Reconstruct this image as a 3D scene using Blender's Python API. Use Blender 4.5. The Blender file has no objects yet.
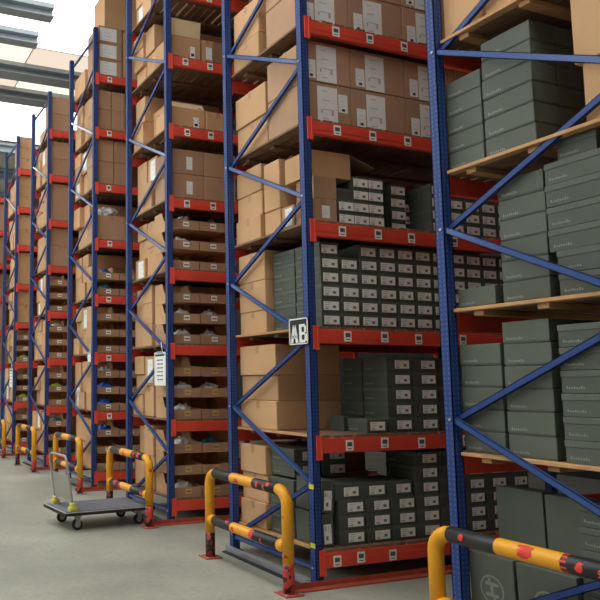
import bpy, bmesh, math, random
from mathutils import Matrix, Vector, Euler
R = math.radians
random.seed(7)
SC = bpy.context.scene
COL = SC.collection

# ------------------------------------------------------------------ materials
def srgb(r, g, b):
    def f(c):
        c /= 255.0
        return c / 12.92 if c <= 0.04045 else ((c + 0.055) / 1.055) ** 2.4
    return (f(r), f(g), f(b), 1)

def mat(name, rgb, rough=0.6, metal=0.0, var=0.0, noise=0.0, nscale=8.0, bump=0.0, emit=None):
    m = bpy.data.materials.new(name); m.use_nodes = True
    nt = m.node_tree; N = nt.nodes; L = nt.links
    b = N['Principled BSDF']
    b.inputs['Roughness'].default_value = rough
    b.inputs['Metallic'].default_value = metal
    col = srgb(*rgb)
    b.inputs['Base Color'].default_value = col
    src = None
    if noise or bump:
        tc = N.new('ShaderNodeTexCoord'); nz = N.new('ShaderNodeTexNoise')
        nz.inputs['Scale'].default_value = nscale; nz.inputs['Detail'].default_value = 5
        L.new(tc.outputs['Object'], nz.inputs['Vector'])
    if var or noise:
        hsv = N.new('ShaderNodeHueSaturation'); hsv.inputs['Color'].default_value = col
        acc = None
        if var:
            oi = N.new('ShaderNodeObjectInfo'); mr = N.new('ShaderNodeMapRange')
            mr.inputs['To Min'].default_value = 1 - var; mr.inputs['To Max'].default_value = 1 + var
            L.new(oi.outputs['Random'], mr.inputs['Value']); acc = mr.outputs[0]
        if noise:
            mr2 = N.new('ShaderNodeMapRange'); mr2.inputs['From Min'].default_value = .3; mr2.inputs['From Max'].default_value = .7
            mr2.inputs['To Min'].default_value = 1 - noise; mr2.inputs['To Max'].default_value = 1 + noise
            L.new(nz.outputs['Fac'], mr2.inputs['Value'])
            if acc is None: acc = mr2.outputs[0]
            else:
                mu = N.new('ShaderNodeMath'); mu.operation = 'MULTIPLY'
                L.new(acc, mu.inputs[0]); L.new(mr2.outputs[0], mu.inputs[1]); acc = mu.outputs[0]
        L.new(acc, hsv.inputs['Value']); L.new(hsv.outputs[0], b.inputs['Base Color'])
    if bump:
        bp = N.new('ShaderNodeBump'); bp.inputs['Strength'].default_value = bump; bp.inputs['Distance'].default_value = .01
        L.new(nz.outputs['Fac'], bp.inputs['Height']); L.new(bp.outputs[0], b.inputs['Normal'])
    if emit:
        b.inputs['Emission Color'].default_value = col
        b.inputs['Emission Strength'].default_value = emit
    return m

M = {}
M['blue'] = mat('blue_paint', (30, 58, 124), .55, var=.06, noise=.08, nscale=6)
M['brace_sheen'] = mat('blue_paint_sheen', (52, 78, 136), .2, var=.06, noise=.08, nscale=6)  # same blue paint, lightened and glossier to show light caught by these braces
M['orange'] = mat('orange_red_paint', (230, 78, 58), .5, noise=.07, nscale=5)
M['steel'] = mat('galvanised_steel', (170, 172, 175), .4, metal=.5, noise=.08)
M['carton'] = mat('brown_cardboard', (198, 155, 113), .85, var=.1, noise=.05, nscale=4)
M['carton_dark'] = mat('dark_cardboard', (178, 140, 110), .85, var=.1, noise=.05, nscale=4)
M['carton_in'] = mat('cardboard_inside', (150, 118, 88), .9)
M['flap'] = mat('pale_cardboard_flap', (226, 200, 158), .85)
M['tape'] = mat('parcel_tape', (176, 132, 92), .35)
M['green'] = mat('grey_green_board', (81, 86, 76), .7, var=.07, noise=.04)
M['lid'] = mat('grey_green_lid', (87, 92, 81), .65, var=.07, noise=.04)
M['mark'] = mat('pale_print', (128, 134, 124), .6)
M['paper'] = mat('white_paper', (238, 238, 234), .7, noise=.04, nscale=12)
M['slabel'] = mat('small_label_paper', (246, 243, 234), .7)
M['ink'] = mat('black_ink', (30, 30, 34), .7)
M['ink_grey'] = mat('grey_ink', (120, 118, 116), .7)
M['ink_pale'] = mat('faded_print', (176, 176, 180), .7)
M['ink_pink'] = mat('faded_pink_print', (214, 176, 176), .7)
M['wood'] = mat('pale_plywood', (190, 144, 98), .75, var=.08, noise=.15, nscale=9)
M['wood_dark'] = mat('rough_timber', (128, 98, 76), .85, var=.1, noise=.15, nscale=9)
M['yellow'] = mat('guard_yellow', (238, 164, 24), .4, noise=.04)
M['black'] = mat('guard_black', (38, 34, 36), .45, noise=.1)
M['red'] = mat('guard_red_scuffs', (225, 62, 50), .6, noise=.15, nscale=25)
def mix_mat(name, a, b, scale, thr, rough=.5):
    m = mat(name, a, rough); nt = m.node_tree; N = nt.nodes; L = nt.links
    tc = N.new('ShaderNodeTexCoord'); nz = N.new('ShaderNodeTexNoise'); nz.inputs['Scale'].default_value = scale; nz.inputs['Detail'].default_value = 4
    L.new(tc.outputs['Object'], nz.inputs['Vector'])
    r = N.new('ShaderNodeValToRGB'); r.color_ramp.elements[0].position = thr - .02; r.color_ramp.elements[1].position = thr + .02
    r.color_ramp.elements[0].color = srgb(*a); r.color_ramp.elements[1].color = srgb(*b)
    L.new(nz.outputs['Fac'], r.inputs[0]); L.new(r.outputs[0], N['Principled BSDF'].inputs['Base Color'])
    return m
M['red_worn'] = mix_mat('worn_red_over_black', (196, 62, 50), (44, 34, 36), 22, .55)
M['black_worn'] = mix_mat('worn_black_with_red', (40, 34, 36), (176, 58, 60), 22, .56)
M['yellow_worn'] = mix_mat('yellow_with_red_scuffs', (238, 164, 24), (206, 74, 40), 14, .65, .4)
M['rust'] = mat('floor_rail_red', (172, 78, 56), .7, noise=.15, nscale=12)
M['plastic_w'] = mat('cloudy_plastic', (205, 208, 208), .25, bump=.4, nscale=20)
M['plastic_b'] = mat('blue_plastic', (40, 92, 190), .3, bump=.4, nscale=20)
M['plastic_t'] = mat('teal_plastic', (40, 120, 140), .3, bump=.4, nscale=20)
M['plastic_g'] = mat('lime_plastic', (160, 190, 50), .3, bump=.4, nscale=20)
M['plastic_o'] = mat('orange_plastic', (226, 80, 36), .3, bump=.4, nscale=20)
M['hinge_y'] = mat('yellow_hinge_plastic', (212, 200, 84), .5)
M['sticker_y'] = mat('yellow_sticker', (226, 214, 60), .5)
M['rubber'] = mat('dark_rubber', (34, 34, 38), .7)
M['deck_grey'] = mat('trolley_mat', (112, 114, 122), .75, noise=.05, nscale=30)
M['trim_grey'] = mat('trolley_rim', (160, 156, 146), .5)
M['roof'] = mat('roof_sheet', (196, 190, 180), .8, noise=.05)
M['purlin'] = mat('purlin_steel', (150, 160, 166), .6)
M['wall_dark'] = mat('darkened_wall', (46, 46, 48), .85, noise=.05)  # shade deep behind the shelves is put into this wall colour
M['wallm'] = mat('wall_cladding', (176, 178, 176), .8, noise=.03)
M['bin_y'] = mat('yellow_tag', (214, 176, 92), .6)

def glow_mat(name, rgb, s):
    m = bpy.data.materials.new(name); m.use_nodes = True
    nt = m.node_tree; nt.nodes.clear()
    e = nt.nodes.new('ShaderNodeEmission'); o = nt.nodes.new('ShaderNodeOutputMaterial')
    e.inputs[0].default_value = srgb(*rgb); e.inputs[1].default_value = s
    nt.links.new(e.outputs[0], o.inputs[0]); return m
M['sky_bright'] = glow_mat('daylight_pane', (250, 253, 250), 4.5)
M['sky_over'] = glow_mat('daylight_pane_over_racks', (252, 253, 250), 2.6)
M['side_glow'] = glow_mat('added_side_glow', (248, 252, 252), 2.5)  # for unseen panels added to light rack ends and braces
M['sky_soft'] = glow_mat('cream_daylight_pane', (255, 240, 214), 1.15)
M['sky_dim'] = glow_mat('beige_daylight_pane', (238, 220, 200), .95)

def upright_mat():
    m = mat('blue_slotted_column', (26, 54, 118), .6, var=.05)
    nt = m.node_tree; N = nt.nodes; L = nt.links; b = N['Principled BSDF']
    src = b.inputs['Base Color'].links[0].from_socket
    tc = N.new('ShaderNodeTexCoord'); sx = N.new('ShaderNodeSeparateXYZ'); L.new(tc.outputs['Object'], sx.inputs[0])
    sn = N.new('ShaderNodeSeparateXYZ'); L.new(tc.outputs['Normal'], sn.inputs[0])
    def math_(op, a, c=None, v=None):
        n = N.new('ShaderNodeMath'); n.operation = op; L.new(a, n.inputs[0])
        if c is not None: L.new(c, n.inputs[1])
        if v is not None: n.inputs[1].default_value = v
        return n.outputs[0]
    ax = math_('ABSOLUTE', sx.outputs[0]); ay = math_('ABSOLUTE', sx.outputs[1])
    nx = math_('GREATER_THAN', math_('ABSOLUTE', sn.outputs[0]), v=.5)
    d = math_('SUBTRACT', ay, ax); u = math_('ADD', ax, math_('MULTIPLY', d, nx))
    du = math_('SUBTRACT', u, v=.016)
    zm = math_('SUBTRACT', math_('PINGPONG', sx.outputs[2], v=.03), v=.015)
    r2 = math_('ADD', math_('MULTIPLY', du, du), math_('MULTIPLY', math_('MULTIPLY', zm, zm), v=.5))
    hole = math_('LESS_THAN', r2, v=.000035)
    mx = N.new('ShaderNodeMix'); mx.data_type = 'RGBA'
    L.new(hole, mx.inputs['Factor']); L.new(src, mx.inputs['A']); mx.inputs['B'].default_value = srgb(64, 88, 140)
    L.new(mx.outputs['Result'], b.inputs['Base Color'])
    return m
M['column'] = upright_mat()

def floor_mat():
    m = mat('sealed_concrete', (160, 160, 148), .42)
    nt = m.node_tree; N = nt.nodes; L = nt.links; b = N['Principled BSDF']
    tc = N.new('ShaderNodeTexCoord')
    n1 = N.new('ShaderNodeTexNoise'); n1.inputs['Scale'].default_value = .8; n1.inputs['Detail'].default_value = 8; n1.inputs['Roughness'].default_value = .62
    n2 = N.new('ShaderNodeTexNoise'); n2.inputs['Scale'].default_value = 22; n2.inputs['Detail'].default_value = 6
    L.new(tc.outputs['Object'], n1.inputs['Vector']); L.new(tc.outputs['Object'], n2.inputs['Vector'])
    r = N.new('ShaderNodeValToRGB'); r.color_ramp.elements[0].position = .34; r.color_ramp.elements[1].position = .66
    r.color_ramp.elements[0].color = srgb(146, 147, 136); r.color_ramp.elements[1].color = srgb(176, 175, 160)
    L.new(n1.outputs['Fac'], r.inputs[0])
    mr = N.new('ShaderNodeMapRange'); mr.inputs['From Min'].default_value = .3; mr.inputs['From Max'].default_value = .7
    mr.inputs['To Min'].default_value = .9; mr.inputs['To Max'].default_value = 1.08
    L.new(n2.outputs['Fac'], mr.inputs['Value'])
    h = N.new('ShaderNodeHueSaturation'); L.new(r.outputs[0], h.inputs['Color']); L.new(mr.outputs[0], h.inputs['Value'])
    L.new(h.outputs[0], b.inputs['Base Color'])
    r2 = N.new('ShaderNodeMapRange'); r2.inputs['To Min'].default_value = .32; r2.inputs['To Max'].default_value = .6
    L.new(n1.outputs['Fac'], r2.inputs['Value']); L.new(r2.outputs[0], b.inputs['Roughness'])
    return m
M['floor'] = floor_mat()

# ------------------------------------------------------------------ mesh helpers
class MB:
    """collects shapes for ONE mesh"""
    def __init__(s): s.bm = bmesh.new(); s.mats = []
    def mi(s, m):
        if m not in s.mats: s.mats.append(m)
        return s.mats.index(m)
    def box(s, lo, hi, m='paper', bev=0.0, mx=None):
        lo = Vector(lo); hi = Vector(hi)
        r = bmesh.ops.create_cube(s.bm, size=1)
        vs = r['verts']
        for v in vs: v.co = Vector([(lo[i] + hi[i]) / 2 + v.co[i] * (hi[i] - lo[i]) for i in range(3)])
        if bev:
            es = list({e for v in vs for e in v.link_edges})
            rb = bmesh.ops.bevel(s.bm, geom=es, offset=bev, segments=1, affect='EDGES', profile=.5)
            vs = list({v for f in rb['faces'] for v in f.verts} | {v for v in vs if v.is_valid})
        fs = {f for v in vs for f in v.link_faces}
        k = s.mi(m)
        for f in fs: f.material_index = k
        if mx is not None:
            for v in {v for f in fs for v in f.verts}: v.co = mx @ v.co
        return s
    def poly(s, pts, faces, m='paper', mx=None):
        vs = [s.bm.verts.new(mx @ Vector(p) if mx is not None else p) for p in pts]
        k = s.mi(m)
        for f in faces:
            g = s.bm.faces.new([vs[i] for i in f]); g.material_index = k
        return s
    def bar(s, a, b, w, h, m='blue', up=(1, 0, 0)):
        """C-shaped channel from a to b, w wide in the plane, h deep along up"""
        a = Vector(a); b = Vector(b); d = (b - a); L = d.length; d.normalize()
        u = Vector(up); v = d.cross(u).normalized()
        mx = Matrix((( d.x, v.x, u.x, a.x), (d.y, v.y, u.y, a.y), (d.z, v.z, u.z, a.z), (0, 0, 0, 1)))
        s.box((0, -w / 2, -h / 2), (L, w / 2, -h / 2 + .004), m, mx=mx)
        s.box((0, -w / 2, -h / 2), (L, -w / 2 + .004, h / 2), m, mx=mx)
        s.box((0, w / 2 - .004, -h / 2), (L, w / 2, h / 2), m, mx=mx)
        return s
    def tube(s, pts, rad, m='yellow', n=16, bands=None):
        pts = [Vector(p) for p in pts]; rings = []
        for i, p in enumerate(pts):
            t = (pts[min(i + 1, len(pts) - 1)] - pts[max(i - 1, 0)]).normalized()
            u = t.cross(Vector((1, 0, 0)) if abs(t.x) < .9 else Vector((0, 1, 0))).normalized(); v = t.cross(u)
            rings.append([s.bm.verts.new(p + rad * (math.cos(2 * math.pi * k / n) * u + math.sin(2 * math.pi * k / n) * v)) for k in range(n)])
        k0 = s.mi(m)
        for i in range(len(rings) - 1):
            kk = s.mi(bands[i]) if bands else k0
            for k in range(n):
                f = s.bm.faces.new((rings[i][k], rings[i][(k + 1) % n], rings[i + 1][(k + 1) % n], rings[i + 1][k])); f.material_index = kk; f.smooth = True
        for r in (rings[0][::-1], rings[-1]):
            f = s.bm.faces.new(r); f.material_index = k0
        return s
    def cyl(s, c, axis, r, h, m='rubber', n=20):
        c = Vector(c); a = Vector(axis).normalized()
        return s.tube([c - a * h / 2, c + a * h / 2], r, m, n)
    def build(s, name, parent=None, loc=None):
        bmesh.ops.recalc_face_normals(s.bm, faces=s.bm.faces)
        me = bpy.data.meshes.new(name); s.bm.to_mesh(me); s.bm.free()
        for m in s.mats: me.materials.append(M[m])
        o = bpy.data.objects.new(name, me); COL.objects.link(o)
        if parent: o.parent = parent
        if loc: o.location = loc
        return o

def empty(name, loc=(0, 0, 0), rz=0):
    o = bpy.data.objects.new(name, None); COL.objects.link(o); o.location = loc; o.rotation_euler = (0, 0, rz); o.empty_display_size = .1
    return o
def tag(o, label, cat, group=None, kind=None):
    if label: o['label'] = label
    if cat: o['category'] = cat
    if group: o['group'] = group
    if kind: o['kind'] = kind
    return o
KIDS = {}
def copy_tree(o, parent=None):
    c = o.copy(); COL.objects.link(c)
    if parent: c.parent = parent
    for ch in KIDS.get(o.name) or [x for x in o.children]: copy_tree(ch, c)
    return c
PROTO = {}
def place(key, maker, loc, rz, label, cat, group, rx=0, ry=0):
    if key not in PROTO:
        o = maker(); PROTO[key] = o
        KIDS[o.name] = list(o.children)
        for ch in KIDS[o.name]: KIDS[ch.name] = []
    else:
        o = copy_tree(PROTO[key])
    o.location = loc; o.rotation_euler = (rx, ry, rz)
    for k in list(o.keys()):
        del o[k]
    return tag(o, label, cat, group)

# ------------------------------------------------------------------ layout numbers (metres)
YU = [2.073, 3.304, 4.689, 5.921, 7.306, 8.537, 9.922, 11.154, 12.539, 13.770, 15.156, 16.387, 17.772, 19.003]
RACK = {'A': (0, 'nearest rack'), 'AB': (2, 'AB rack'), 'C': (4, 'third rack'), 'D': (6, 'fourth rack'), 'E': (8, 'fifth rack'), 'F': (10, 'sixth rack'), 'G': (12, 'seventh rack')}
LV = [0, .244, 1.115, 1.975, 2.84, 3.69, 4.555, 5.415, 6.285]
DT = .022                     # timber deck rests on the beams
TOP = 7.05
SHELF = ['', 'floor', 'second', 'third', 'fourth', 'fifth', 'sixth', 'seventh', 'top']
ORD = ['', 'first', 'second', 'third', 'fourth', 'fifth', 'sixth', 'seventh', 'eighth', 'ninth', 'tenth', 'eleventh', 'twelfth']
LAY = ['', 'bottom', 'second', 'third', 'fourth', 'fifth', 'sixth', 'seventh']

# ------------------------------------------------------------------ racks
def make_rack(key):
    i, nm = RACK[key]; YF, YR = YU[i], YU[i + 1]
    rack = empty('pallet_rack', (0, (YF + YR) / 2, 0)); oy = -(YF + YR) / 2
    desc = {'A': 'blue and orange pallet rack closest to the camera, mostly grey-green boxes, cropped by the frame',
            'AB': 'blue and orange pallet rack bearing the black AB sign',
            'C': 'pallet rack just beyond the AB rack, with picking bins and a hanging notice sheet',
            'D': 'fourth pallet rack along the aisle, behind the trolley, three white-labelled cartons on top',
            'E': 'fifth pallet rack along the aisle, narrow strip of brown cartons facing us',
            'F': 'sixth pallet rack along the aisle, near the edge of the photo',
            'G': 'last pallet rack visible, cut by the edge of the photo'}[key]
    tag(rack, desc, 'rack', 'pallet racks along the aisle')
    frames = (0, 2.58, 5.16) if key in ('A', 'AB') else (0, 2.58)
    for X in frames:
        for Y in (YF, YR):
            mb = MB(); w = .034
            # open C section column
            mb.box((-w, -w, 0), (w, -w + .005, TOP), 'column'); mb.box((-w, -w, 0), (-w + .005, w, TOP), 'column')
            mb.box((-w, w - .005, 0), (w, w, TOP), 'column'); mb.box((w - .005, -w, 0), (w, -w + .02, TOP), 'column'); mb.box((w - .005, w - .02, 0), (w, w, TOP), 'column')
            up = mb.build('upright', rack, (X, Y + oy, 0))
            fp = MB().box((-.06, -.05, 0), (.06, .05, .008), 'blue').box((-.045, -.035, .008), (-.035, -.03, .02), 'steel').build('foot_plate', up)
    # zigzag bracing of the end frame
    rz = [.155, 1.328, 2.494, 3.645, 4.79, 5.94, 7.09]; fz = [.77 + 1.145 * k for k in range(6)]
    a, b = YF + .02 + oy, YR - .02 + oy
    segs = []
    for k in range(6):
        segs.append(((0, b, rz[k]), (0, a, fz[k])))
        if k < 6: segs.append(((0, a, fz[k]), (0, b, rz[k + 1])))
    segs = [s_ for s_ in segs if max(s_[0][2], s_[1][2]) < TOP]
    segs.append(((0, a, .13), (0, b, .13)))
    segs.append(((0, a, TOP - .12), (0, b, TOP - .12)))
    for n_, (p, q) in enumerate(segs):
        off = -.012 if n_ % 2 else .018
        br = MB().bar((off, p[1], p[2]), (off, q[1], q[2]), .038, .022, 'brace_sheen' if n_ % 2 else 'blue').build('brace', rack)
        MB().cyl((-.036, p[1] + (.012 if p[1] > 0 else -.012), p[2]), (1, 0, 0), .009, .008, 'steel', 8).build('bolt', br)
    # beams front and rear
    spans = [(frames[j], frames[j + 1]) for j in range(len(frames) - 1)]
    for lv in range(1, 9):
        z = LV[lv]
        for (x0, x1) in spans:
            for side, Y in ((-1, YF), (1, YR)):
                y0, y1 = (Y - .047, Y - .003) if side < 0 else (Y + .003, Y + .047)
                y0 += oy; y1 += oy
                if side > 0: y0, y1 = y0 - .02, y1 - .02
                mb = MB()
                mb.box((x0 + .035, y0, z - .115), (x1 - .035, y1, z), 'orange', .004)
                ys = y0 if side < 0 else y1
                mb.box((x0 + .036, ys - .003, z - .075), (x1 - .036, ys + .003, z - .045), 'orange')
                bm_ = mb.build('beam', rack)
                for xe in (x0, x1):
                    sg = 1 if xe == x0 else -1
                    MB().box((xe + sg * .033 - .006, y0 - .012, z - .165), (xe + sg * .033 + .012, y1 + .012, z + .025), 'orange', .002).box(
                        (min(xe - sg * .01, xe + sg * .03), y0 - .008 if side < 0 else y1, z - .165), (max(xe - sg * .01, xe + sg * .03), y0 if side < 0 else y1 + .008, z + .025), 'orange').build('beam_connector', bm_)
                if side < 0 and x0 == 0:
                    xs = {'AB': (.30, .665, 1.035, 1.52), 'A': (), 'C': (.22, .55), 'D': (.22,), 'E': (), 'F': (), 'G': ()}[key]
                    if key == 'C' and lv in (1, 2, 3, 4): xs = ()
                    if key == 'AB' and lv == 3: xs = (.318, .69, 1.05, 1.55)
                    if key == 'AB' and lv == 1: xs = (.165, .37, .70, 1.2)
                    for xl in xs:
                        xl += random.uniform(-.012, .012); zl = z - .057 + random.uniform(-.008, .008)
                        lb = MB().box((xl - .037, y0 - .0052, zl - .042), (xl + .037, y0 - .004, zl + .042), 'slabel')
                        lb.box((xl - .024, y0 - .0062, zl - .008), (xl + .024, y0 - .0052, zl + .026), 'ink_grey')
                        for q in range(5): lb.box((xl - .022 + q * .01, y0 - .0066, zl - .004), (xl - .018 + q * .01, y0 - .006, zl + .022), 'ink')
                        lb.box((xl - .02, y0 - .0062, zl - .03), (xl + .02, y0 - .0052, zl - .022), 'ink_grey')
                        lb.build('beam_label', bm_)
    return rack

def make_decks(key):
    i, nm = RACK[key]; YF, YR = YU[i], YU[i + 1]
    for lv in range(1, 9):
        z = LV[lv]
        light = key == 'A' or (key == 'AB' and lv <= 3)
        W = 2.50
        t = MB(); y0, y1 = YF - .04, YR + .035
        x = 0.045; first = True; c = 0
        edge = MB()
        if light or key in ('AB', 'C'):
            edge.box((.0 if key == 'A' else .02, YF + .045, z + .0015), (.06, YR - .045, z + DT), 'wood' if light else 'wood_dark', .002)
        x = .063
        while x < W:
            w = random.uniform(.075, .1)
            t.box((x, y0 + random.uniform(0, .02), z + .0015), (min(x + w, W), y1 - random.uniform(0, .02), z + DT), 'wood_dark')
            x += w + random.uniform(.012, .03); c += 1
        o = t.build('timber_deck', None)
        tag(o, f'slatted timber deck on the {SHELF[lv]} shelf of the {nm}', 'shelf deck', f'timber decks of the {nm}')
        if edge.mats: edge.build('edge_board', o)
        else: edge.bm.free()
        for y in (YF + .16, (YF + YR) / 2, YR - .2):
            MB().box((.03 if key == 'A' else .09, y - .035, z - .03), (W, y + .035, z + .001), 'wood' if key == 'A' else 'wood_dark', .003).build('batten', o)

# ------------------------------------------------------------------ goods
def carton_maker(w, d, h, dark=False, sheet=0, seam='y'):
    def f():
        cm = 'carton_dark' if dark else 'carton'
        t = MB().box((-w / 2, -d / 2, 0), (w / 2, d / 2, h), cm, .006)
        o = t.build('carton')
        e = .0012
        # parcel tape over the top seam and down both ends
        tw = .024; dn = min(.07, h * .3)
        D = d if seam == 'y' else w
        prof = [(-D / 2 - e, h - dn), (-D / 2 - e, h + e), (D / 2 + e, h + e), (D / 2 + e, h - dn), (D / 2, h - dn), (D / 2, h), (-D / 2, h), (-D / 2, h - dn)]
        pt = [((-tw, p, q) if seam == 'y' else (p, -tw, q)) for p, q in prof] + [((tw, p, q) if seam == 'y' else (p, tw, q)) for p, q in prof]
        tp = MB().poly(pt, [(0, 1, 6, 7), (1, 2, 5, 6), (2, 3, 4, 5), (8, 9, 14, 15), (9, 10, 13, 14), (10, 11, 12, 13)] + [(i, (i + 1) % 8, 8 + (i + 1) % 8, 8 + i) for i in range(8)], 'tape')
        tp.build('tape', o)
        if sheet:
            # sheet 1: tall printed sheet + small tag before it, 2: small tag after it, 3: small label only, 4: big side sheet
            def page(x0, x1, z0, z1, name, rows, yy=-d / 2):
                p = MB().box((x0, yy - .0022, z0), (x1, yy - .0008, z1), 'paper')
                ww = x1 - x0; hh = z1 - z0
                for q in range(rows):
                    zz = z1 - hh * (.12 + .76 * q / max(1, rows - 1)); l = ww * (.25 + .3 * ((q * 7) % 5) / 5)
                    p.box((x0 + ww * .24, yy - .0028, zz - hh * .011), (x0 + ww * .24 + l, yy - .0022, zz + hh * .008), 'ink_pale')
                return p, ww, hh
            if sheet in (1, 2, 6):
                x0 = -w / 2 + (.155 if sheet == 1 else .12); p, ww, hh = page(x0, x0 + .205, .008, h - .03, 'a', 4)
                p.box((x0 + .035, -d / 2 - .0028, .09), (x0 + .048, -d / 2 - .0022, .12), 'ink_pale')
                p.box((x0 + .14, -d / 2 - .0028, .08), (x0 + .165, -d / 2 - .0022, .13), 'ink_pink')
                p.build('printed_sheet', o)
                x1 = x0 - .105 if sheet != 2 else x0 + .215
                z1 = .025 if sheet != 2 else .12
                p, ww, hh = page(x1, x1 + .095, z1, z1 + .16, 'b', 4)
                p.box((x1 + .035, -d / 2 - .0028, z1 + .012), (x1 + .065, -d / 2 - .0022, z1 + .035), 'ink'); p.build('address_label', o)
            if sheet == 3:
                p, ww, hh = page(-.02, .06, h * .2, h * .72, 'c', 4); p.build('address_label', o)
            if sheet == 5:
                p, ww, hh = page(-w / 2 + .03, w / 2 - .09, .03, h - .03, 'c', 4); p.build('printed_sheet', o)
            if sheet == 4:
                p = MB().box((-w / 2 - .0022, -d * .36, h * .1), (-w / 2 - .0008, d * .2, h * .9), 'paper')
                for q in range(3): p.box((-w / 2 - .0028, -d * .3, h * (.3 + q * .2)), (-w / 2 - .0022, d * (-.05 + .04 * q), h * (.315 + q * .2)), 'ink_pale')
                p.build('printed_sheet', o)
        return o
    return f

def carton(x0, x1, y0, y1, z0, z1, label, group, dark=False, sheet=0, rz=0., seam='y', rx=0, ry=0):
    w, d, h = round(x1 - x0, 3), round(y1 - y0, 3), round(z1 - z0, 3)
    return place(('carton', w, d, h, dark, sheet, seam), carton_maker(w, d, h, dark, sheet, seam), ((x0 + x1) / 2, (y0 + y1) / 2, z0), rz, label, 'carton', group, rx, ry)

def open_carton(x0, x1, y0, y1, z0, z1, label, group, flap=.18, lean=12, rz=0, right=False):
    w, d, h = x1 - x0, y1 - y0, z1 - z0
    t = .006; m = MB()
    m.box((-w / 2, -d / 2, 0), (w / 2, d / 2, t), 'carton')
    m.box((-w / 2, -d / 2, t), (w / 2, -d / 2 + t, h), 'carton'); m.box((-w / 2, d / 2 - t, t), (w / 2, d / 2, h), 'carton')
    m.box((-w / 2, -d / 2 + t, t), (-w / 2 + t, d / 2 - t, h), 'carton'); m.box((w / 2 - t, -d / 2 + t, t), (w / 2, d / 2 - t, h), 'carton')
    o = m.build('open_carton'); o.location = ((x0 + x1) / 2, (y0 + y1) / 2, z0); o.rotation_euler = (0, 0, rz)
    tag(o, label, 'carton', group)
    f = MB().box((-w / 2 + .004, -.003, 0), (w / 2 - .004, .003, flap), 'flap').build('front_flap', o); f.location = (0, -d / 2, h); f.rotation_euler = (R(lean), 0, 0)
    f = MB().box((-w / 2 + .004, -.003, 0), (w / 2 - .004, .003, flap * .8), 'carton_in').build('back_flap', o); f.location = (0, d / 2, h); f.rotation_euler = (R(78), 0, 0)
    f = MB().box((-.003, -d / 2 + .004, 0), (.003, d / 2 - .004, .28 if right else flap * .9), 'carton_in').build('side_flap', o); f.location = (w / 2, 0, h); f.rotation_euler = (0, R(108 if right else -72), 0)
    if not right:
        p = MB().box((w * .16, -d / 2 - .002, h * .12), (w * .32, -d / 2 - .0006, h * .62), 'paper').box((w * .19, -d / 2 - .0026, h * .2), (w * .29, -d / 2 - .002, h * .32), 'ink').build('address_label', o)
    return o

def shoe_maker(w, d, h, lab, mark, deep=False):
    def f():
        lh = h * .93 if deep else min(.034, h * .3)
        o = MB().box((-w / 2 + .003, -d / 2 + .003, 0), (w / 2 - .003, d / 2 - .003, h - .004), 'green', .002).build('shoe_box')
        MB().box((-w / 2, -d / 2, h - lh), (w / 2, d / 2, h), 'lid', .0025).build('lid', o)
        if lab:
            lw, lhh = .15, .07
            xc = 0 if w < .22 else .03
            y = -d / 2 - .0004
            p = MB().box((xc - lw / 2, y - .0016, h * .5 - lhh / 2), (xc + lw / 2, y, h * .5 + lhh / 2), 'slabel')
            p.box((xc + lw * .1, y - .0022, h * .5 - lhh * .25), (xc + lw * .3, y - .0016, h * .5 + lhh * .05), 'ink_grey')
            for q in range(3): p.box((xc - lw * .42, y - .0022, h * .5 + lhh * (.3 - q * .22)), (xc - lw * (.05 + .06 * q), y - .0016, h * .5 + lhh * (.36 - q * .22)), 'ink_pale')
            for q in range(4): p.box((xc - lw * .4 + q * .009, y - .0022, h * .5 - lhh * .42), (xc - lw * .4 + q * .009 + .004, y - .0016, h * .5 - lhh * .25), 'ink')
            p.build('size_label', o)
        if mark:
            p = MB(); y = d * .42; x = -w / 2 - (.0006 if deep else -.0014)
            for q in range(8):
                hh = (.016, .010, .010, .013, .010, .010, .015, .010)[q]
                p.box((x, y - .011, .022), (x + .0018, y - .003, .022 + hh), 'mark'); y -= .013
            p.build('brand_print', o)
        return o
    return f

def shoe(x, y, z, w, d, h, label, group, lab=True, mark=True, rz=0., rx=0, ry=0, deep=False):
    """x, y centre"""
    return place(('shoe', w, d, h, lab, mark, deep), shoe_maker(w, d, h, lab, mark, deep), (x, y, z), rz, label, 'shoe box', group, rx, ry)

def bin_maker(w, d, h, tagm):
    def f():
        t = .006; fw = .105; m = MB()
        m.box((-w / 2, -d / 2, 0), (w / 2, d / 2, t), 'carton')
        m.box((-w / 2, -d / 2, t), (w / 2, -d / 2 + t, fw), 'carton_dark')
        m.box((-w / 2, d / 2 - t, t), (w / 2, d / 2, h), 'carton')
        for s in (-1, 1):
            xa, xb = (s * w / 2, s * (w / 2 - t))
            prof = [(-d / 2 + t, t), (d / 2 - t, t), (d / 2 - t, h), (-d / 2 + .3, h), (-d / 2 + .24, fw + .02), (-d / 2 + t, fw)]
            n = len(prof)
            pts = [(xa, p[0], p[1]) for p in prof] + [(xb, p[0], p[1]) for p in prof]
            m.poly(pts, [tuple(range(n)), tuple(range(2 * n - 1, n - 1, -1))] + [(i, (i + 1) % n, n + (i + 1) % n, n + i) for i in range(n)], 'carton')
        o = m.build('picking_bin')
        if tagm:
            MB().box((-.035, -d / 2 - .002, .03), (.045, -d / 2 - .0004, .088), tagm).box((-.025, -d / 2 - .0026, .05), (.035, -d / 2 - .002, .066), 'ink_grey').build('bin_label', o)
        return o
    return f

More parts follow.
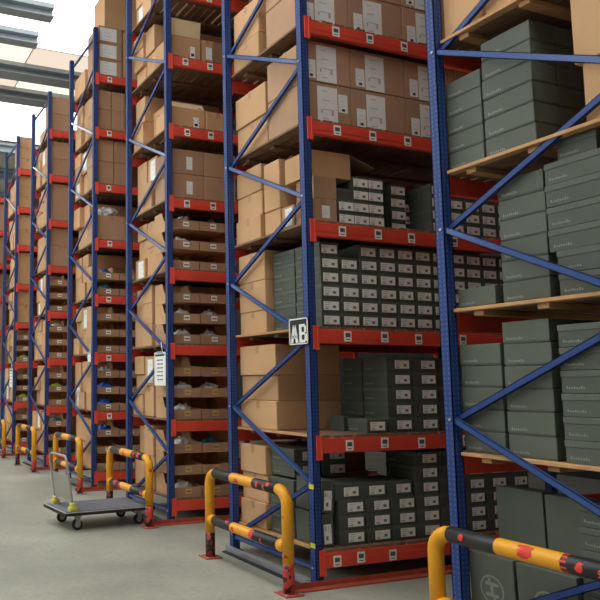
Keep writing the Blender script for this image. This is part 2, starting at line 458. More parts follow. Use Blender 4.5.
def bag(x, y, z, s, m, label, group, seed):
    rnd = random.Random(seed); b = MB()
    bmesh.ops.create_icosphere(b.bm, subdivisions=3, radius=1); b.mi(m)
    ph = [rnd.uniform(0, 6.28) for _ in range(6)]
    for v in b.bm.verts:
        c = v.co.copy()
        k = 1 + .16 * math.sin(5 * c.x + ph[0]) * math.sin(6 * c.y + ph[1]) + .12 * math.sin(9 * c.z + ph[2]) * math.sin(8 * c.x + ph[3]) + .08 * rnd.uniform(-1, 1)
        v.co = Vector((c.x * s[0] * k, c.y * s[1] * k, c.z * s[2] * k))
    zmin = min(v.co.z for v in b.bm.verts) * .8
    for v in b.bm.verts: v.co.z = max(v.co.z, zmin) - zmin
    # gathered neck of the bag
    b.box((-s[0] * .15, -s[1] * .2, s[2] * 1.7), (s[0] * .12, s[1] * .1, s[2] * 2.2), m, .004, Matrix.Rotation(R(rnd.uniform(-18, 18)), 4, 'Y'))
    o = b.build('plastic_bag'); o.location = (x, y, z)
    return tag(o, label, 'plastic bag', group)

def pb(rack, lv):  # phrase
    return f"{SHELF[lv]} shelf, {RACK[rack][1]}"
def base(lv): return LV[lv] + DT + .001

# generic pair of carton columns seen through an end frame
def end_column(rack, lv, y0, y1, hs, where, w=1.1, dark=False, x0=.06, sheets=(), jit=.008, seam='x'):
    z = base(lv)
    n = len(hs)
    for k, h in enumerate(hs):
        if n == 1: lay = 'single tall'
        elif k == n - 1: lay = 'topmost'
        elif k == 0: lay = 'lowest'
        else: lay = LAY[k + 1] + '-layer'
        a = random.uniform(-.01, .01)
        xx = x0 + random.uniform(-.02, .012 if rack in ('A', 'AB') else .07)
        carton(xx, xx + w, y0, y1, z, z + h, f"{lay} brown carton, {where} stack at the aisle end, {pb(rack, lv)}", f"brown cartons at the aisle end of the {RACK[rack][1]}",
               dark=dark, sheet=4 if k in sheets else 0, rz=a, seam=seam)
        z += h + .002

# ---- AB rack ----------------------------------------------------------------
Y0, Y1 = YU[2], YU[3]
g = 'cartons with white sheets on the AB rack'
for lv, rows in ((5, 2), (6, 2)):
    for r in range(rows):
        for c in range(4):
            x0 = .052 + (c > 0) * .47 + max(0, c - 1) * .597
            x1 = .514 if c == 0 else x0 + .588
            sh = (2 if (lv == 5 and r == 0 and c == 0) else 1)
            if c == 0: x0 = .045
            z = base(lv) + r * .36
            ca = carton(x0, x1, 4.725, 5.285, z, z + .355, f"brown carton with white printed sheets, {ORD[c+1]} from the AB post, {['lower','upper'][r]} row, {SHELF[lv]} shelf",
                   g, dark=True, sheet=sh if c else (2 if (r == 0 and lv == 5) else 6), rz=random.uniform(-.004, .004), seam='x')
end_column('AB', 5, 5.335, 5.86, [.295, .30], 'rear')
end_column('AB', 6, 5.42, 5.86, [.25, .36], 'rear')
# fourth shelf
end_column('AB', 4, 5.44, 5.87, [.225, .225, .25], 'rear')
z = base(4)
gr = 'cartons on the fourth shelf of the AB rack'
carton(.07, .40, 5.16, 5.41, z, z + .215, 'lower brown carton of the pair behind the AB post, fourth shelf, middle of its depth', gr)
carton(.06, .42, 5.155, 5.40, z + .218, z + .66, 'tall brown carton standing in mid depth behind the AB post, fourth shelf', gr)
carton(.065, .335, 4.73, 4.93, z, z + .205, 'lower brown carton with small label beside the AB post, fourth shelf', gr, dark=True, sheet=3)
carton(.11, .345, 4.74, 4.98, z + .208, z + .40, 'upper brown carton with white side sheet beside the AB post, fourth shelf', gr, dark=True, sheet=4)
carton(.06, .36, 4.96, 5.13, z, z + .20, 'small carton with large white sheet facing the aisle, fourth shelf of the AB rack', gr, sheet=4, rz=.05)
shg = 'shoe boxes on the fourth shelf of the AB rack'
for c in range(3):
    for r in range(3 if c == 0 else 4):
        lab = not (c == 0 and r >= 2)
        shoe(.43 + c * .158, 4.90 + (0 if lab else .03), z + r * .108, .155, .34, .106, f"small grey-green shoe box, {ORD[c+1]} column after the brown cartons, {LAY[r+1]} layer, fourth AB shelf", shg, lab=lab, rz=(random.uniform(-.006, .006) if lab else .012))
open_carton(.085, .505, 4.755, 5.10, z + .403, z + .62, 'open brown carton with one flap spread over the shoe boxes, fourth AB shelf', gr, flap=.12, lean=-80, right=True)
carton(.64, .92, 5.12, 5.42, z, z + .52, 'dim brown carton standing behind the small shoe boxes, fourth shelf of the AB rack', gr, dark=True, sheet=3)
for c in range(2):
    for r in range(4 - c):
        shoe(1.10 + c * .185 + (.006 if r % 2 else 0), 5.02 + .12 * c, z + r * .112, .165, .34, .11, f"grey-green shoe box set back in the gap, {['nearer','farther'][c]} column, {LAY[r+1]} layer, fourth AB shelf", shg, rz=-.02)
for c in range(5):
    for r in range(4):
        shoe(1.43 + c * .197, 4.88, z + r * .112, .194, .34, .110, f"grey-green shoe box, {ORD[c+1]} column past the gap, {LAY[r+1]} layer, fourth shelf, AB rack", shg)
# third shelf: wall of shoe boxes
z = base(3)
for c in range(11):
    for r in range(6):
        if r == 5 and c in (1,): continue
        shoe(.232 + c * .1965, 4.885 + random.uniform(-.006, .006), z + r * .1175, .193, .345, .1155, f"grey-green shoe box with size label, {ORD[c+1]} from the AB post, {LAY[r+1]} layer, third shelf", 'shoe box wall on the third shelf of the AB rack', rz=random.uniform(-.008, .008))
for r in range(6):
    shoe(.232 , 5.235, z + r * .1175, .193, .33, .1155, f"unlabelled shoe box in the second depth row behind the AB post, {LAY[r+1]} layer, third shelf", 'second row of shoe boxes on the third shelf of the AB rack', lab=False)
end_column('AB', 3, 5.43, 5.87, [.205, .275, .27], 'rear')
# second shelf
z = base(2)
for r, h in enumerate((.25, .225, .27)):
    carton(.06 + (.02 if r == 1 else 0), .75, 5.28, 5.87, z, z + h, f"{['lowest','middle','topmost'][r]} large brown carton in the rear half of the second shelf, AB rack", 'large cartons on the second shelf of the AB rack', seam='x')
    z += h + .002
z = base(2)
shg = 'boot boxes on the second shelf of the AB rack'
for c in range(2):
    for r in range(5):
        shoe(.905 + c * .282, 4.86, z + r * .1255, .272, .30, .1235, f"wide grey-green boot box with label, {['nearer','farther'][c]} labelled column, {LAY[r+1]} layer, second AB shelf", shg, rz=random.uniform(-.01, .01))
for r in range(5):
    shoe(.905, 5.145, z + r * .1255, .272, .25, .1235, f"boot box in the depth row behind the labelled column, {LAY[r+1]} layer, second AB shelf", shg, lab=False, rz=random.uniform(-.01, .01))
for c in range(4):
    for r in range(5):
        shoe(1.47 + c * .25, 4.9, z + r * .1255, .245, .34, .1235, f"wide grey-green boot box behind the nearest post, {ORD[c+1]} column, {LAY[r+1]} layer, second AB shelf", shg)
shoe(.66, 5.11, z, .21, .20, .125, 'lone pale-lidded box without label set back on the deck, second shelf of the AB rack', shg, lab=False, mark=False)
shoe(.645, 4.82, z, .215, .24, .113, 'single labelled shoe box at the foot of the stacks, second AB shelf', shg)
# floor shelf
z = base(1)
shg = 'boot boxes on the floor shelf of the AB rack'
for c in range(8):
    for r in range(3):
        shoe(.375 + c * .262, 4.89, z + r * .1175, .255, .35, .1155, f"wide grey-green boot box, {ORD[c+1]} column from the AB post, {LAY[r+1]} layer, floor shelf", shg, rz=random.uniform(-.012, .012))
for c in range(3):
    shoe(.335 + c * .268, 4.90, z + 3 * .1175, .262, .36, .122, f"boot box lying slightly askew on the fourth layer, {ORD[c+1]} from the AB post, floor shelf", shg, rz=(.05, -.02, .03)[c])
for c in range(5):
    for r in range(3, 6):
        shoe(1.162 + c * .262, 4.89, z + r * .1175, .255, .35, .1155, f"wide boot box in the taller pile, {ORD[c+1]} column of it, {LAY[r+1]} layer, AB floor shelf", shg)
for k in range(2):
    o = shoe(.122 + k * .01, 4.89, z + k * .262 + .1275, .255, .34, .1155, f"boot box standing on its side beside the AB post, {['lower','upper'][k]} of two, floor shelf", shg, ry=R(90 + (3 if k else -2)))
    o.location.x = .075 + k * .012
for c in range(2):
    for r in range(2):
        shoe(.22 + c * .28, 5.25, z + .49 + r * .118, .262, .34, .116, f"boot box set back in shade behind the pile, {['nearer','farther'][c]} column, {['lower','upper'][r]}, AB floor shelf", shg)
for r in range(4):
    shoe(.20, 5.245, z + r * .118, .255, .34, .116, f"boot box of the second depth row behind the AB post, {LAY[r+1]} layer, floor shelf", shg)
end_column('AB', 1, 5.45, 5.87, [.22, .245, .25], 'rear')

# ---- nearest rack ------------------------------------------------------------
shg = 'grey-green boxes on the nearest rack'
def stackA(lv, yc, d, n, h, what, x0=.045, lab=False, cols=2, w=.2, jit=.006, top=True):
    for c in range(cols):
        for r in range(n):
            shoe(x0 + w / 2 + c * (w + .005) + random.uniform(0, jit), yc - (.045 if lv == 3 and r < 2 and 'outer' in what else 0), base(lv) + r * h, w, d, h - .002,
                 f"grey-green box, {what}, {LAY[r+1]} layer, {['aisle side','second row','third row'][c]}, {SHELF[lv]} shelf, nearest rack", shg, lab=False, deep='outer' not in what, rz=random.uniform(-.012, .012))
stackA(4, 2.845, .325, 6, .1195, 'mid stack', cols=3)
stackA(4, 3.152, .265, 5, .115, 'inner post stack')
stackA(3, 2.80, .29, 6, .119, 'mid stack')
stackA(3, 2.475, .33, 6, .121, 'lidded outer stack', x0=.03)
stackA(3, 3.13, .27, 1, .119, 'single box at the inner post', cols=2)
stackA(2, 2.82, .29, 6, .126, 'mid stack')
stackA(2, 3.128, .285, 5, .128, 'inner post stack')
stackA(2, 2.455, .33, 6, .119, 'lidded outer stack', x0=.03)
for r in range(2):
    shoe(.16, 2.47, base(3) + .121 * 6 + r * .118, .2, .22, .112, f"small grey-green box sitting above the lidded stack, {['lower','upper'][r]}, third shelf of nearest rack", shg, lab=False) if r == 0 else None
stackA(1, 2.42, .33, 6, .112, 'flat outer stack', cols=1)
# boxes stood on edge, lids towards the aisle
def badge(o, w, d, h):
    p = MB(); n = 40; r0, r1 = .08, .07; z = h + .0009; ox = -.045
    pts = [(0, 0, 0)] * 0
    for k in range(n):
        a = 2 * math.pi * k / n; pts.append((ox + r0 * math.cos(a), r0 * math.sin(a), z))
    for k in range(n):
        a = 2 * math.pi * k / n; pts.append((ox + r1 * math.cos(a), r1 * math.sin(a), z))
    p.poly(pts, [(k, (k + 1) % n, n + (k + 1) % n, n + k) for k in range(n)], 'mark')
    # double-looped emblem inside the ring
    for (x0, x1, y0, y1) in ((-.034, -.018, -.036, .036), (.018, .034, -.036, .036), (-.018, .018, -.008, .008), (-.052, -.034, -.02, -.006), (.034, .052, .006, .02)):
        p.box((ox + x0 * 1.2, y0 * 1.2, h), (ox + x1 * 1.2, y1 * 1.2, z), 'mark')
    p.build('lid_emblem', o)
z1 = base(1)
def on_edge(yc, zc, d, hh, label, emblem, x=.045, lean=2):
    w = hh
    o = shoe_maker(w, d, .118, False, False)(); tag(o, label, 'shoe box', shg)
    # stands on its long side: local z -> -x
    o.rotation_euler = (0, R(-90 - lean), 0); o.location = (x + .125, yc, zc + w / 2)
    if emblem: badge(o, w, d, .118)
    return o
on_edge(3.135, z1 + .005, .30, .295, 'box on its edge with round emblem, beside the inner post, floor shelf, nearest rack', True)
on_edge(2.79, z1 + .005, .35, .295, 'box on its edge with round emblem, away from the post, floor shelf, nearest rack', True)
on_edge(3.02, z1 + .345, .30, .335, 'plain box on its edge, upper row beside the inner post, floor shelf of nearest rack', False, x=.16, lean=1)
on_edge(2.735, z1 + .345, .245, .33, 'plain box on its edge, upper row away from the post, floor shelf of nearest rack', False, x=.16, lean=1)
for k, yc in enumerate((3.10, 2.76)):
    o = on_edge(yc, z1 + .005, .32, .335, f"plain box on edge behind the emblem boxes, {['beside','away from'][k]} the post, nearest rack", False, x=.165, lean=0)
gA = 'cartons on the nearest rack'
z = base(4)
carton(.05, 1.3, 2.11, 2.40, z, z + .33, 'lower brown carton at the edge of the photo, fourth shelf of the nearest rack', gA, seam='x')
carton(.04, 1.3, 2.11, 2.435, z + .335, z + .74, 'upper brown carton at the edge of the photo, fourth shelf of the nearest rack', gA, seam='x')
z = base(5)
carton(.05, 1.1, 2.98, 3.27, z, z + .4, 'brown carton beside the inner post, fifth shelf of the nearest rack', gA, seam='x')
carton(.05, 1.1, 2.6, 2.96, z, z + .4, 'brown carton in mid depth, fifth shelf of the nearest rack', gA, seam='x')

# ---- third rack --------------------------------------------------------------
def bins(rack, lv, cols, rows, tagm, w=.345, pitch=.243, x0=.06, d=.5):
    YF = YU[RACK[rack][0]]
    for c in range(cols):
        for r in range(rows):
            nmc = ['beside the corner post', 'one place in'][c]
            place(('bin', w, d, pitch, tagm), bin_maker(w, d, pitch - .003, tagm), (x0 + w / 2 + c * (w + .016), YF + .03 + d / 2, base(lv) + r * pitch), 0,
                  f"cardboard picking bin, {['bottom','middle','upper'][r]} row, {nmc}, {pb(rack, lv)}", 'bin', f"picking bins on the {RACK[rack][1]}")
BAGN = [0]
def bagin(rack, lv, c, r, m, s=(.1, .08, .06), x0=.06, w=.345, pitch=.243, dx=0):
    YF = YU[RACK[rack][0]]; BAGN[0] += 1
    nm = {'plastic_w': 'crumpled clear plastic bag', 'plastic_b': 'blue plastic bag', 'plastic_t': 'teal plastic bag', 'plastic_g': 'lime green plastic bag', 'plastic_o': 'orange plastic bag'}[m]
    bag(x0 + w / 2 + c * (w + .016) + dx, YF + .03 + .14, base(lv) + r * pitch + .007, s, m,
        f"{nm} in the {['bottom','middle','upper'][r]} bin {['beside the corner post','one place in'][c]}, {pb(rack, lv)}", f"plastic bags in bins of the {RACK[rack][1]}", BAGN[0])
for lv, tg in ((1, 'bin_y'), (2, 'bin_y'), (3, 'slabel'), (4, 'slabel')): bins('C', lv, 2, 3, tg)
for (lv, c, r, m) in ((1, 0, 0, 'plastic_w'), (1, 1, 2, 'plastic_t'), (1, 0, 2, 'plastic_w'), (2, 0, 0, 'plastic_w'), (2, 0, 1, 'plastic_w'), (2, 1, 1, 'plastic_w'), (3, 0, 1, 'plastic_w'), (3, 1, 1, 'plastic_w'), (3, 0, 0, 'plastic_w'), (4, 0, 1, 'plastic_w'), (4, 0, 2, 'plastic_w'), (3, 1, 0, 'plastic_w')):
    bagin('C', lv, c, r, m, (.11, .085, .08) if m == 'plastic_w' else (.11, .085, .08))
YC = YU[4]; gC = 'cartons facing the picking aisle on the third rack'
z = base(5)
for r in range(2):
    for c in range(2):
        carton(.055 + c * .435, .055 + c * .435 + .43, YC + .03, YC + .5, z + r * .3, z + r * .3 + .296, f"brown carton, {['lower','upper'][r]} row, {['beside','one place in from'][c]} the corner post, fifth shelf of third rack", gC, dark=True, sheet=3 if c == 0 else 0)
z = base(6)
open_carton(.07, .52, YC + .06, YC + .5, z, z + .26, 'open brown carton with low flaps beside the corner post, sixth shelf of the third rack', gC, flap=.1, lean=-35)
carton(.54, .86, YC + .05, YC + .5, z, z + .26, 'closed brown carton one place in from the post, sixth shelf of the third rack', gC)
carton(.20, .95, YC + .52, YC + .87, z, z + .47, 'large brown carton standing behind the open one, sixth shelf of the third rack', gC)
z = base(7)
open_carton(.055, .46, YC + .04, YC + .46, z, z + .29, 'open brown carton with a pale raised flap, seventh shelf of the third rack', gC, flap=.2, lean=6)
carton(.49, .64, YC + .05, YC + .4, z, z + .3, 'slim brown carton next to the raised-flap one, seventh shelf of the third rack', gC, sheet=3)
carton(.66, .95, YC + .25, YC + .6, z, z + .42, 'brown carton set back behind the slim one, seventh shelf of the third rack', gC, dark=True)

HS = {1: ([.4, .36], [.38, .35]), 2: ([.37, .36], [.26, .25, .23]), 3: ([.27, .26, .22], [.38, .36]), 4: ([.38, .33], [.27, .25, .2]), 5: ([.36, .33], [.7]), 6: ([.27, .25, .22], [.36, .35]), 7: ([.36, .34], [.26, .26, .2]), 8: ([.3, .28], [.3, .27])}
def ends(rack, levels, front_from=.0, cardfront=True):
    i = RACK[rack][0]; YF, YR = YU[i], YU[i + 1]
    for lv in levels:
        fr, rr = HS[lv]
        skip = rack == 'C' and lv == 6
        if (i // 2) % 2: fr, rr = rr, fr
        if not skip: end_column(rack, lv, YF + .60, YF + .87, fr, 'middle', sheets=(1,) if (lv + i) % 3 == 0 else ())
        end_column(rack, lv, YF + .885, YR - .045, rr, 'rear', sheets=(0,) if (lv + i) % 4 == 0 else ())
ends('C', range(1, 9))
def frontc(rack, lv, rows, w=.4, cols=1, dark=True, sheet=0, depth=.5, x0=.055):
    YF = YU[RACK[rack][0]]; z = base(lv)
    for r, h in enumerate(rows):
        for c in range(cols):
            pos = 'single' if len(rows) == 1 else ('lowest' if r == 0 else ('topmost' if r == len(rows) - 1 else 'middle'))
            carton(x0 + c * (w + .01), x0 + c * (w + .01) + w, YF + .03, YF + .03 + depth, z, z + h,
                   f"brown carton facing the picking aisle, {pos} layer{', beside the post' if c == 0 and cols > 1 else (', one place in' if cols > 1 else '')}, {pb(rack, lv)}", f"cartons facing the picking aisle on the {RACK[rack][1]}", dark=dark, sheet=sheet)
        z += h + .003
# third rack fronts above and fourth rack
ends('D', range(1, 8))
for lv in (1, 2, 3, 4): bins('D', lv, 2, 3 if lv != 4 else 2, 'slabel')
for (lv, c, r, m) in ((1, 0, 2, 'plastic_b'), (2, 0, 0, 'plastic_b'), (2, 0, 1, 'plastic_b'), (2, 0, 2, 'plastic_w'), (4, 0, 1, 'plastic_b'), (4, 0, 0, 'plastic_t')):
    bagin('D', lv, c, r, m, (.11, .085, .085))
frontc('D', 5, [.38], w=.46); YD = YU[6]
bag(.27, YD + .2, base(5) + .384, (.17, .12, .08), 'plastic_w', 'clear plastic bag lying on the brown carton, fifth shelf of the fourth rack', None, 91)
frontc('D', 6, [.36, .34], w=.26, cols=2)
frontc('D', 7, [.33, .3], w=.22, cols=2)
frontc('D', 8, [.272, .272, .272], w=.40, sheet=5, dark=True)
carton(.475, 1.0, YD + .05, YD + .5, base(8), base(8) + .8, 'tall brown carton next to the three white-labelled ones, top shelf of the fourth rack', 'cartons facing the picking aisle on the fourth rack')
carton(.17, .90, YD + .06, YD + .55, base(8) + .825, base(8) + 1.42, 'brown carton above the three white-labelled ones, very top of the fourth rack', 'cartons facing the picking aisle on the fourth rack')
i = 6
end_column('D', 8, YU[6] + .62, YU[7] - .05, [.35], 'rear')
# fifth rack
ends('E', range(1, 8))
for lv in (2, 3, 4): bins('E', lv, 1, 3, 'slabel')
bins('E', 1, 1, 3, 'slabel')
bagin('E', 2, 0, 1, 'plastic_g', (.11, .085, .08)); bagin('E', 1, 0, 2, 'plastic_t', (.11, .085, .08)); bagin('E', 3, 0, 2, 'plastic_w', (.11, .085, .08))
frontc('E', 5, [.38, .34], w=.36); frontc('E', 6, [.7], w=.36); frontc('E', 7, [.33, .33], w=.36); frontc('E', 8, [.34, .34], w=.36)
end_column('E', 8, YU[8] + .62, YU[9] - .05, [.3], 'rear')
# sixth rack
ends('F', range(1, 8))
for lv in (1, 2, 3): bins('F', lv, 1, 3, 'slabel')
bagin('F', 3, 0, 0, 'plastic_g', (.11, .085, .08)); bagin('F', 2, 0, 0, 'plastic_g', (.11, .085, .08))
frontc('F', 4, [.38, .34], w=.34, dark=False); frontc('F', 5, [.7], w=.34, dark=False); frontc('F', 6, [.36, .33], w=.34, dark=False); frontc('F', 7, [.25, .25, .22], w=.34, dark=False); frontc('F', 8, [.25, .25, .25], w=.34, dark=False)
ends('G', range(3, 8))
frontc('G', 4, [.7], w=.3); frontc('G', 6, [.7], w=.3); frontc('G', 7, [.7], w=.3)

for k in RACK:
    make_rack(k); make_decks(k)

# ------------------------------------------------------------------ signs on the posts
s = empty('aisle_sign', (-.05, 4.77, 1.96), 0)
tag(s, 'small black plate with white frame and letters AB on the blue corner post', 'sign')
MB().box((-.003, -.125, -.105), (.003, .125, .105), 'ink').build('plate', s)
f = MB(); 
for a in ((-.125, -.115, -.105, .105), (.115, .125, -.105, .105)): f.box((-.007, a[0], a[2]), (-.002, a[1], a[3]), 'paper')
for a in ((-.125, .125, .095, .105), (-.125, .125, -.105, -.097)): f.box((-.007, a[0], a[2]), (-.002, a[1], a[3]), 'paper')
f.build('white_frame', s)
def letter(polys, name):
    m = MB()
    for (y0, y1, z0, z1, sh) in polys:
        # sh = lean of the stroke (y shift at the top); y runs away from camera, so letter runs from +y to -y
        pts = [(-.0065, -y0, z0), (-.0065, -y1, z0), (-.0065, -y1 - sh, z1), (-.0065, -y0 - sh, z1)]
        pts += [(-.003, p[1], p[2]) for p in pts]
        m.poly(pts, [(0, 1, 2, 3), (7, 6, 5, 4), (0, 4, 5, 1), (1, 5, 6, 2), (2, 6, 7, 3), (3, 7, 4, 0)], 'paper')
    return m.build(name, s)
letter([(-.105, -.075, -.092, .055, .033), (-.035, -.005, -.092, .055, -.033), (-.085, -.025, -.055, -.032, 0)], 'letter_a')
letter([(.012, .042, -.092, .055, 0), (.042, .085, .033, .055, 0), (.042, .085, -.030, -.008, 0), (.042, .088, -.092, -.070, 0), (.078, .102, -.012, .040, 0), (.082, .108, -.080, -.022, 0)], 'letter_b')
for zz in (.745, .30):
    st = MB().box((-.0335, -.034, zz - .018), (.033, -.0315, zz + .018), 'sticker_y').box((-.0345, -.034, zz - .018), (-.0315, .028, zz + .018), 'sticker_y')
    for q in range(3): st.box((-.02 + q * .018, -.0346, zz - .01), (-.012 + q * .018, -.034, zz + .01), 'ink')
    o = st.build('warning_sticker'); o.location = (0, YU[2], 0)
    tag(o, f"yellow and black sticker wrapped on the AB post, {'upper' if zz > .5 else 'lower'} of the two", 'sticker', 'yellow stickers on the AB post')
def notice(y0, y1, z0, z1, label, lines):
    n = MB().box((-.0425, y0, z0), (-.041, y1, z1), 'paper').build('notice_sheet')
    tag(n, label, 'notice')
    p = MB(); hh = z1 - z0; ww = y1 - y0
    p.box((-.0435, y0 + ww * .1, z1 - hh * .12), (-.0425, y1 - ww * .08, z1 - hh * .06), 'ink')
    for q in range(lines):
        zz = z1 - hh * (.22 + q * .7 / lines)
        p.box((-.0435, y0 + ww * .22, zz - hh * .035), (-.0425, y1 - ww * (.2 + .05 * (q % 2)), zz), 'ink_grey')
    p.build('print', n)
    MB().box((-.046, (y0 + y1) / 2 - .09, z1 - .015), (-.036, (y0 + y1) / 2 + .09, z1 + .01), 'steel').cyl((-.04, (y0 + y1) / 2 - .05, z1 + .05), (0, .35, 1), .006, .14, 'plastic_w').build('hanging_clip', n)
    return n
notice(7.33, 7.64, 1.515, 1.90, 'white printed notice sheet hanging from the front post of the third rack', 6)
notice(15.18, 15.45, 1.45, 1.84, 'white sheet hanging from the front post of the sixth rack', 4)
notice(9.96, 10.10, 1.86, 2.0, 'small white card on the front post of the fourth rack', 2)

# ------------------------------------------------------------------ floor rails
for key in RACK:
    i, nm = RACK[key]; YF, YR = YU[i], YU[i + 1]
    x0 = -.30 if key != 'A' else -.1
    r = MB().box((x0, YF - .13, 0), (5.1, YF - .055, .012), 'rust', .002).box((x0, YF - .062, .012), (5.1, YF - .055, .05), 'rust').build('floor_rail')
    tag(r, f"orange-red steel guide rail on the floor along the front of the {nm}", 'floor rail', 'red floor rails')
    r = MB().box((-.105, YF + .0, 0), (-.097, YR + .0, .05), 'steel').box((-.097, YF + .0, .042), (-.06, YR, .05), 'steel').box((-.12, YF + .05, 0), (-.07, YF + .1, .006), 'steel').build('kerb_angle')
    MB().box((-.15, YF + .02, 0), (-.107, YR - .02, .012), 'rubber', .003).build('dark_strip', r)  # thin dark strip along the outer foot of the angle
    tag(r, f"grey steel angle on the floor at end frame foot of the {nm}", 'floor rail', 'grey floor angles')

# ------------------------------------------------------------------ tubular guards
def guard(yc0, yc1, x, label, scuffed=True, top=.745):
    gd = empty('safety_guard', (x, (yc0 + yc1) / 2, 0)); tag(gd, label, 'guard rail', 'yellow and black tube guards')
    a, b = -(yc1 - yc0) / 2, (yc1 - yc0) / 2; rad = .043; bend = .11
    for s, y in ((-1, a), (1, b)):
        pts = [(0, y, .01), (0, y, .10), (0, y, .16), (0, y, .22)]
        bands = ['red_worn' if s < 0 else 'black_worn'] * 3
        MB().tube(pts, rad, bands[0], 18, bands).build('post_base', gd)
        pts = [(0, y, .22), (0, y, top - bend)]
        for k in range(1, 7):
            t = k / 6 * math.pi / 2
            pts.append((0, y - s * bend * (1 - math.cos(t)), top - bend + bend * math.sin(t)))
        MB().tube(pts, rad, 'yellow_worn' if (s < 0 and scuffed) else 'yellow', 18).build('post', gd)
        p = MB().box((-.08, y - .08, 0), (.08, y + .08, .01), 'rust' if scuffed else 'steel', .002)
        for u in (-1, 1):
            for v in (-1, 1): p.cyl((u * .06, y + v * .06, .014), (0, 0, 1), .011, .01, 'steel', 6)
        p.build('base_plate', gd)
    L = b - a - 2 * bend
    def rail(z, y0, y1, name):
        n = 3; cuts = [0, .31, .67, 1.0] if name == 'top_rail' else [0, .33, .62, 1.0]
        ys = [y1 + (y0 - y1) * c for c in cuts]
        pts = [(0, y, z) for y in ys]
        MB().tube(pts, rad, 'yellow', 18, ['black', 'yellow', 'black']).build(name, gd)
        # scraped red patches
        rr = random.Random(int(z * 100) + int(yc0 * 10))
        spots = [(ys[2], .03, 0, 6.28)] if name == 'top_rail' and yc0 < 3 else []
        for q in range(4 if scuffed else 1): spots.append((rr.uniform(y1 - .02, y0 + .1), rr.uniform(.02, .07), rr.uniform(.1, 1.4), rr.uniform(.6, 2.0)))
        for (yy, ln, a0, da) in spots:
            m = MB(); n = 10; nr = 5; k_ = []
            for i in range(nr + 1):
                for k in range(n + 1):
                    sc = 1 - .5 * abs(2 * i / nr - 1) ** 2 * rr.uniform(.3, 1) if da < 6 else 1
                    an = a0 + da * ((k / n - .5) * sc + .5)
                    jy = rr.uniform(-.2, .2) * ln if (i in (0, nr)) else 0
                    k_.append((-(rad + .0012) * math.sin(an), yy - ln * i / nr + jy, z + (rad + .0012) * math.cos(an)))
            m.poly(k_, [(i * (n + 1) + k, i * (n + 1) + k + 1, (i + 1) * (n + 1) + k + 1, (i + 1) * (n + 1) + k) for i in range(nr) for k in range(n)], 'red')
            m.build('scuff_patch', gd)
    rail(top, a + bend, b - bend, 'top_rail'); rail(.335, a + .04, b - .04, 'lower_rail')
    for y in (a, b):
        s = 1 if y < 0 else -1
        MB().tube([(0, y + s * .02, .335), (0, y + s * .10, .335)], rad + .004, 'yellow', 18).build('collar', gd)
    return gd
guard(1.935, 3.145, -.34, 'yellow and black tube guard closest to the camera, in front of the nearest rack', top=.728)
guard(4.57, 5.77, -.34, 'scuffed yellow and black tube guard standing before the AB rack')
guard(7.17, 8.40, -.32, 'orange-yellow tube guard before the third rack, beside the trolley', top=.73)
guard(9.62, 10.85, -.31, 'yellow tube guard before the fourth rack, behind the trolley handle', scuffed=False)
guard(12.12, 13.35, -.33, 'yellow tube guard before the fifth rack', scuffed=False)
guard(14.6, 15.85, -.33, 'farthest yellow tube guard, before the sixth rack', scuffed=False)

# ------------------------------------------------------------------ platform trolley
T = empty('platform_trolley', (-1.25, 7.22, 0), R(4))
tag(T, 'grey flatbed platform trolley with folding handle parked on the aisle floor', 'trolley')
L, W, Z = 1.04, .66, .175
MB().box((0, 0, Z), (L, W, Z + .022), 'trim_grey', .006).build('deck_frame', T)
mt = MB().box((.02, .02, Z + .022), (L - .02, W - .02, Z + .03), 'deck_grey', .003)
for k in range(7): mt.box((.1, .06 + k * .085, Z + .03), (L - .06, .066 + k * .085, Z + .0325), 'deck_grey')
mt.build('deck_mat', T)
MB().box((-.008, -.008, Z - .012), (L + .008, 0, Z + .018), 'rubber').box((-.008, W, Z - .012), (L + .008, W + .008, Z + .018), 'rubber').box((-.008, 0, Z - .012), (0, W, Z + .018), 'rubber').box((L, 0, Z - .012), (L + .008, W, Z + .018), 'rubber').build('bumper_strip', T)
for (x, y) in ((.17, .1), (.17, W - .1), (L - .14, .1), (L - .14, W - .1)):
    w = MB().cyl((x, y, .055), (0, 1, 0), .055, .036, 'rubber', 24).cyl((x, y, .055), (0, 1, 0), .03, .04, 'steel', 20).build('wheel', T)
    MB().box((x - .045, y - .028, .135), (x + .045, y + .028, Z), 'steel', .003).box((x - .02, y - .025, .05), (x + .03, y - .02, .14), 'steel').box((x - .02, y + .02, .05), (x + .03, y + .025, .14), 'steel').build('castor_fork', w)
top = .77; pts = [(.115, .07, Z + .02), (.085, .07, .40), (.04, .07, top - .07)]
for k in range(1, 6):
    t = k / 5 * math.pi / 2; pts.append((.035, .07 + .07 * (1 - math.cos(t)), top - .07 + .07 * math.sin(t)))
for k in range(0, 6):
    t = k / 5 * math.pi / 2; pts.append((.035, W - .14 + .07 * math.sin(t), top - .07 + .07 * math.cos(t)))
pts += [(.085, W - .07, .40), (.115, W - .07, Z + .02)]
h = MB().tube(pts, .014, 'trim_grey', 12).build('handle', T)
MB().box((-.005, .085, 0), (.005, W - .085, .27), 'trim_grey', .002, Matrix.Translation((.1, 0, .30)) @ Matrix.Rotation(R(-8), 4, 'Y')).build('handle_panel', h)
MB().tube([(.103, .08, .28), (.103, W - .08, .28)], .009, 'trim_grey', 10).build('cross_bar', h)
for y in (.07, W - .07):
    MB().box((.06, y - .035, Z + .02), (.15, y + .035, Z + .075), 'hinge_y', .012).box((.08, y - .04, Z + .03), (.13, y + .04, Z + .115), 'hinge_y', .01).build('hinge_cover', T)

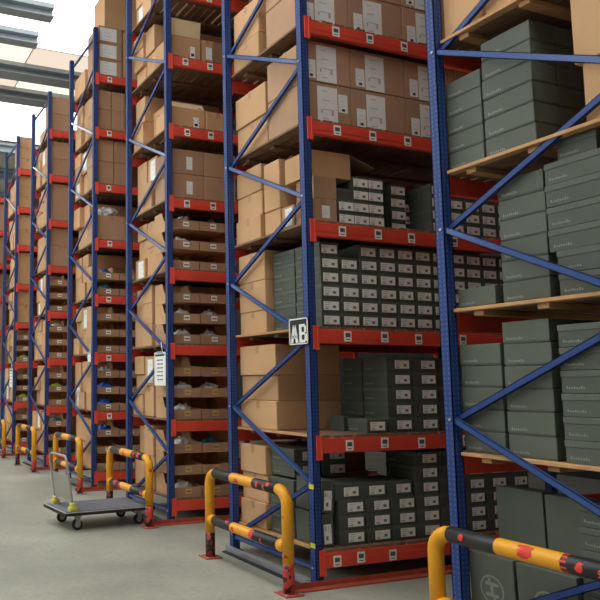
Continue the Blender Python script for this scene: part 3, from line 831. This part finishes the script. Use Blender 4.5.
# ------------------------------------------------------------------ setting
def struct(mb, name):
    o = mb.build(name); o['kind'] = 'structure'; return o
fl = MB().box((-14, -8, -.1), (8, 34, 0), 'floor'); struct(fl, 'floor')
struct(MB().box((7.9, -8, 0), (8.1, 34, 9.4), 'wall_dark'), 'wall_right')  # added behind the racks to block stray light
struct(MB().box((-9.1, -8, 0), (-8.9, 34, 9.4), 'wallm'), 'wall_left')
struct(MB().box((-9.1, -8.2, 0), (8.1, -8, 9.4), 'wall_dark'), 'wall_front')
wf = MB().box((-14, 34, 0), (8, 34.2, 9.4), 'wallm')
for k in range(36): wf.box((-14 + k * .6, 33.96, 0), (-13.9 + k * .6, 34, 9.4), 'wallm')
struct(wf, 'wall_back')
ZR = 8.6
# roof sheets: leave the daylight panes free
rf = MB()
def sheet(x0, x1, y0, y1, m='roof'):
    rf.box((x0, y0, ZR + .12), (x1, y1, ZR + .14), m)
    if m == 'roof':
        x = x0 + .1
        while x < x1 - .05:
            rf.box((x, y0, ZR + .09), (x + .06, y1, ZR + .12), m); x += .3
panes = [  # x0,x1,y0,y1,material
    (-.9, 1.9, 11.2, 14.15, 'sky_over'), (.0, 2.6, 16.75, 20.2, 'sky_over'),
    (-3.2, -1.3, -7, 11.0, 'sky_bright'), (-3.2, -1.3, 12.2, 20, 'sky_bright'), (-3.2, -1.3, 21, 32, 'sky_bright'),
    (-7.4, -5.0, 0, 30, 'sky_bright'),  # unseen strip, added to throw flatter light onto the rack ends
    (-1.3, .08, 14.2, 15.0, 'sky_soft'), (.1, 1.9, 14.2, 15.0, 'sky_dim'), (-1.3, .15, 15.3, 16.4, 'sky_dim'), (.17, 1.9, 15.3, 16.4, 'sky_soft'),
    (-1.3, -.9, 12.8, 14.15, 'sky_dim')]
for n, (x0, x1, y0, y1, m) in enumerate(panes):
    struct(MB().box((x0 + .01, y0 + .01, ZR + .10), (x1 - .01, y1 - .01, ZR + .11), m), f'daylight_panel_{n+1}')
for n in range(6):
    struct(MB().box((-8.895, 1 + n * 5, 4.8), (-8.88, 5.4 + n * 5, 7.8), 'side_glow'), f'daylight_panel_{len(panes)+1+n}')  # unseen glowing panels added on the left wall as side light
rf.box((-14, -8, ZR + .13), (8, 34, ZR + .15), 'roof')
x = -14
while x < 7.9:
    rf.box((x, -8, ZR + .12), (x + .05, 34, ZR + .13), 'roof'); x += .3
struct(rf, 'ceiling')
def purlin(y, x0=-8.9, x1=7.8, h=.2, wd=.26, n=[0]):
    n[0] += 1
    mb = MB().box((x0, y, ZR), (x1, y + wd, ZR + .09), 'purlin').box((x0, y + wd * .45, ZR - h), (x1, y + wd * .55, ZR), 'purlin').box((x0, y, ZR - h - .015), (x1, y + wd, ZR - h), 'purlin')
    o = mb.build(f'trim_{n[0]}'); o['kind'] = 'structure'
    return o
for y in (12.3, 13.45): purlin(y, -8.9, 0.0, h=.15)  # cut short to imitate skylight glare washing out their ends
for y in (14.95, 16.3): purlin(y, -8.9, h=.15, wd=.42)
for y in (1.2, 3.6, 6.0, 8.4, 10.2, 20.3, 23, 26, 29, 32): purlin(y)

# ------------------------------------------------------------------ light, world, camera
w = bpy.data.worlds.new('world'); SC.world = w; w.use_nodes = True
w.node_tree.nodes['Background'].inputs[0].default_value = (.86, .93, 1.0, 1)
w.node_tree.nodes['Background'].inputs[1].default_value = .3

cam = bpy.data.cameras.new('camera'); co = bpy.data.objects.new('camera', cam); COL.objects.link(co); SC.camera = co
yaw, pitch = R(21.298), R(6.0718)
co.location = (-3.4555, 0, 1.55); co.rotation_euler = Euler((math.pi / 2 + pitch, 0, -yaw), 'XYZ')
cam.sensor_width = 36; cam.lens = 706.564 / 600 * 36
cam.shift_x = (300 - 120.108) / 600; cam.shift_y = (307.397 - 300) / 600
cam.clip_end = 200
vs = SC.view_settings
vs.view_transform = 'Standard'; vs.look = 'None'; vs.gamma = 1; vs.use_curve_mapping = False; vs.exposure = 0.22
SC.cycles.max_bounces = 8; SC.cycles.diffuse_bounces = 5
